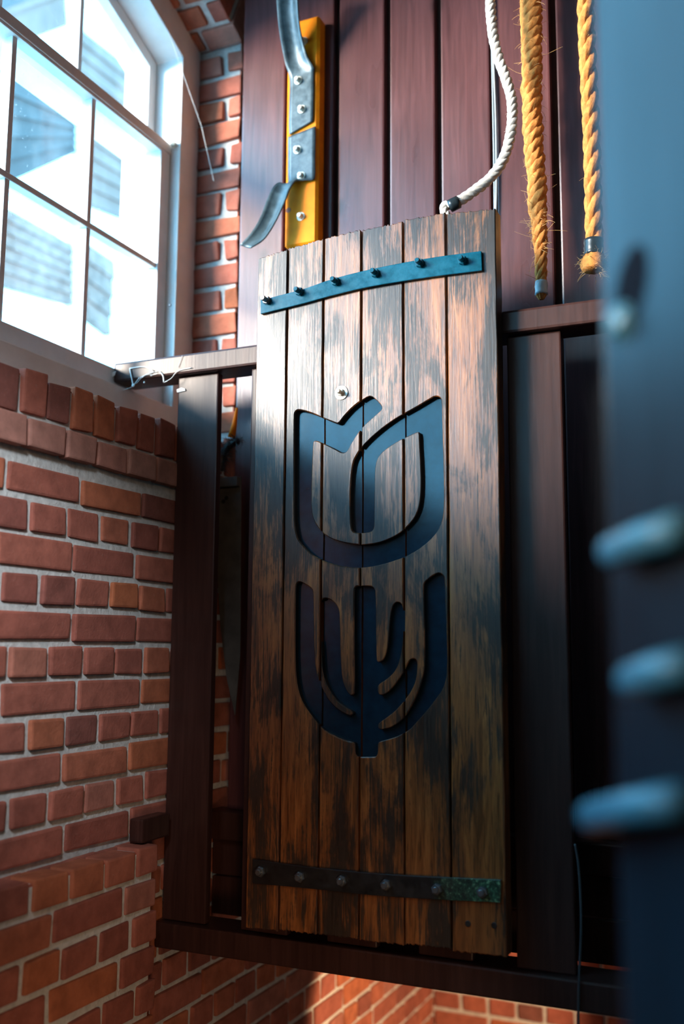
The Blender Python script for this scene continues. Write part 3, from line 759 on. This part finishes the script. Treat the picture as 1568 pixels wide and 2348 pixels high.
# ------------------------------------------------------------------ things behind the railing, left
yb = 1.835
br = thing('broom', at(520, 1080, y=yb), 'black bristle broom head on an orange handle behind the railing', 'broom')
MB().sweep([at(543, 960 - 25, y=yb), at(537, 975, y=yb), at(531, 1003, y=yb)], lambda u: 0.003 + 0.0058 * u, 14).build('handle', ORANGE, br, smooth=True)
hd = MB().sweep(catmull([at(546, 1010, y=yb), at(525, 1022, y=yb), at(510, 1045, y=yb), at(503, 1080, y=yb)], 6), 0.008, 10)
hd.build('head', BRISTLE, br)
bs_ = MB(); core = catmull([at(548, 1008, y=yb), at(525, 1022, y=yb), at(510, 1045, y=yb), at(503, 1085, y=yb)], 10)
fibres(core, 420, 0.016, 0.008, bs_, th=.0006); bs_.build('bristles', BRISTLE, br)
yd = 1.845
dp = thing('dustpan', at(520, 1400, y=yd), 'grey metal dustpan hanging behind the railing, left of the carved board', 'dustpan')
poly = [at(a, b, y=yd) for a, b in ((490,1100),(552,1092),(550,1500),(538,1640),(520,1560),(505,1440),(497,1300))]
mbp = MB(); mbp.prism([(p.x, p.z) for p in poly], yd, yd + 0.004, 'y'); mbp.build('pan', GREY, dp, bevel=.001)
MB().box(at(495, 1100, y=yd).x, at(550, 1100, y=yd).x, yd - .012, yd, at(520, 1118, y=yd).z, at(520, 1096, y=yd).z).build('rim', GREY, dp, bevel=.002)
for px, py in ((512, 1150), (519, 1142)):
    MB().lathe(at(px, py, y=yd), (0, -1, 0), [(-.001, .005), (.0006, .0045)], 12).build('rivet', BLACK, dp)

# cobwebs and flaking paint at the end of the handrail
wbm = MB(); yv = YR - 0.002
def th_(L, r=.0007, y=None): wbm.sweep(catmull([at(a, b, y=yv if y is None else y) for a, b in L], 5), r, 5)
th_([(298,846),(303,872),(306,885)], .0016); th_([(297,845),(330,841),(352,850)], .0012); th_([(306,884),(318,868),(334,860),(355,852)], .0009)
th_([(366,852),(374,862),(376,877)], .0018); th_([(376,877),(392,868),(402,856),(412,849),(440,843)], .0008); th_([(376,877),(384,874)], .001)
th_([(306,886),(290,892),(262,900)], .0007); th_([(408,842),(418,815)], .0006); th_([(326,866),(340,856),(362,852)], .0006)
th_([(312,880),(330,862),(350,858)], .0005); th_([(345,862),(362,856)], .0005)
for px, py, r in ((306,884,.004),(331,877,.0022),(319,868,.002)): wbm.lathe(at(px, py, y=yv), (0, -1, 0), [(-.001, r * .6), (.001, r), (.002, r * .5)], 10)
tag(wbm.build('cobweb', WEB, smooth=True), 'dusty white cobweb strands under the left end of the handrail', 'cobweb', kind='stuff')
lw = MB(); lw.sweep([at(385, 70, x=-1.26), at(420, 170, x=-1.25), at(462, 290, x=-1.22), at(490, 415, x=-1.19)], .0006, 5)
tag(lw.build('cobweb_thread', WEB), 'long single cobweb thread hanging across the window frame corner', 'cobweb')
fp = MB(); fp.prism([(p.x, p.z) for p in [at(a, b, y=YR - .0012) for a, b in ((239,848),(245,853),(252,856),(258,854),(266,851),(263,861),(256,866),(247,864),(241,858))]], YR - .0022, YR - .0008, 'y')
fp.build('paint_flake', WHITE, rail); fp = MB()
fp.prism([(p.x, p.z) for p in [at(a, b, y=1.706) for a, b in ((405,893),(416,889),(424,891),(425,896),(415,898),(406,900))]], 1.7055, 1.7075, 'y')
fp.build('paint_flake', WHITE, rail)

# ------------------------------------------------------------------ blurred timber post close to the lens
ed = at(1384, 1000, y=0.66)
nx, ny = -0.78, -0.625                                   # outward normal of the face turned to the window
tx, ty = -ny * 1.0, nx * 1.0                             # along the face, towards the lens
post = thing('timber_post', (ed.x + .1, ed.y, -0.1), 'blurred timber post, blue light put into its colour, close to the lens on the right edge', 'post')
pm = MB(); Wd, Dp = 0.17, 0.17; nz = 60
z0, z1 = -0.1, 3.9
base = Vector((ed.x, ed.y, 0)); tv = Vector((-ny, nx, 0)).normalized()
if tv.y > 0: tv = -tv
bv = Vector((-nx, -ny, 0))
c4 = [base, base + tv * Wd, base + tv * Wd + bv * Dp, base + bv * Dp]
pm.add([(c.x, c.y, z) for z in (z0, z1) for c in c4])
for k in range(4): pm.face((k, (k + 1) % 4, 4 + (k + 1) % 4, 4 + k))
pm.face((3, 2, 1, 0)); pm.face((4, 5, 6, 7))
pm.build('shaft', POSTM, post, bevel=0.006, seg=2)
def onface(px, py):
    d = FWD * F_PX + CU * (px - 784) + CV * (1174 - py)
    nv = Vector((nx, ny, 0)); t = (base - EYE).dot(nv) / d.dot(nv); return EYE + d * t
nv = Vector((nx, ny, 0))
kn = onface(1448, 655); tv3 = Vector((-ny, nx, 0)).normalized(); el = MB()
for rr, dd in ((1.0, -.004), (1.0, .0006), (.6, .0010)):
    el.add([kn + nv * dd + tv3 * (0.020 * rr * math.cos(q)) + Vector((0, 0, 0.024 * rr * math.sin(q) + .006 * math.cos(q))) for q in [2 * math.pi * k / 24 for k in range(24)]])
for r_ in range(2):
    for k in range(24): el.face((r_ * 24 + k, r_ * 24 + (k + 1) % 24, r_ * 24 + 24 + (k + 1) % 24, r_ * 24 + 24 + k))
el.face(list(range(48, 72))); el.face(list(reversed(range(24))))
el.build('knot', simple('dark_knot', (0.004, 0.005, 0.008), 0.9, 0.0, 0.05, 0.1, 20, 0), post)
kb = onface(1428, 735)
MB().lathe(kb, nv + Vector((0, 0, .5)), [(-.01, .014), (0.004, .012), (0.009, .006)], 16).build('branch_stub', PEG, post)
for (a, b) in (((1447, 1268), (1600, 1215)), ((1490, 1562), (1620, 1525)), ((1398, 1872), (1600, 1835))):
    A = onface(*a); B = onface(*b)
    MB().sweep([A + nv * .012 - (B - A) * 0.0, A.lerp(B, .5) + nv * .014, B + nv * .012], lambda u: 0.0105 + .0015 * math.sin(u * 6), 16).build('peg', PEG, post, smooth=True)
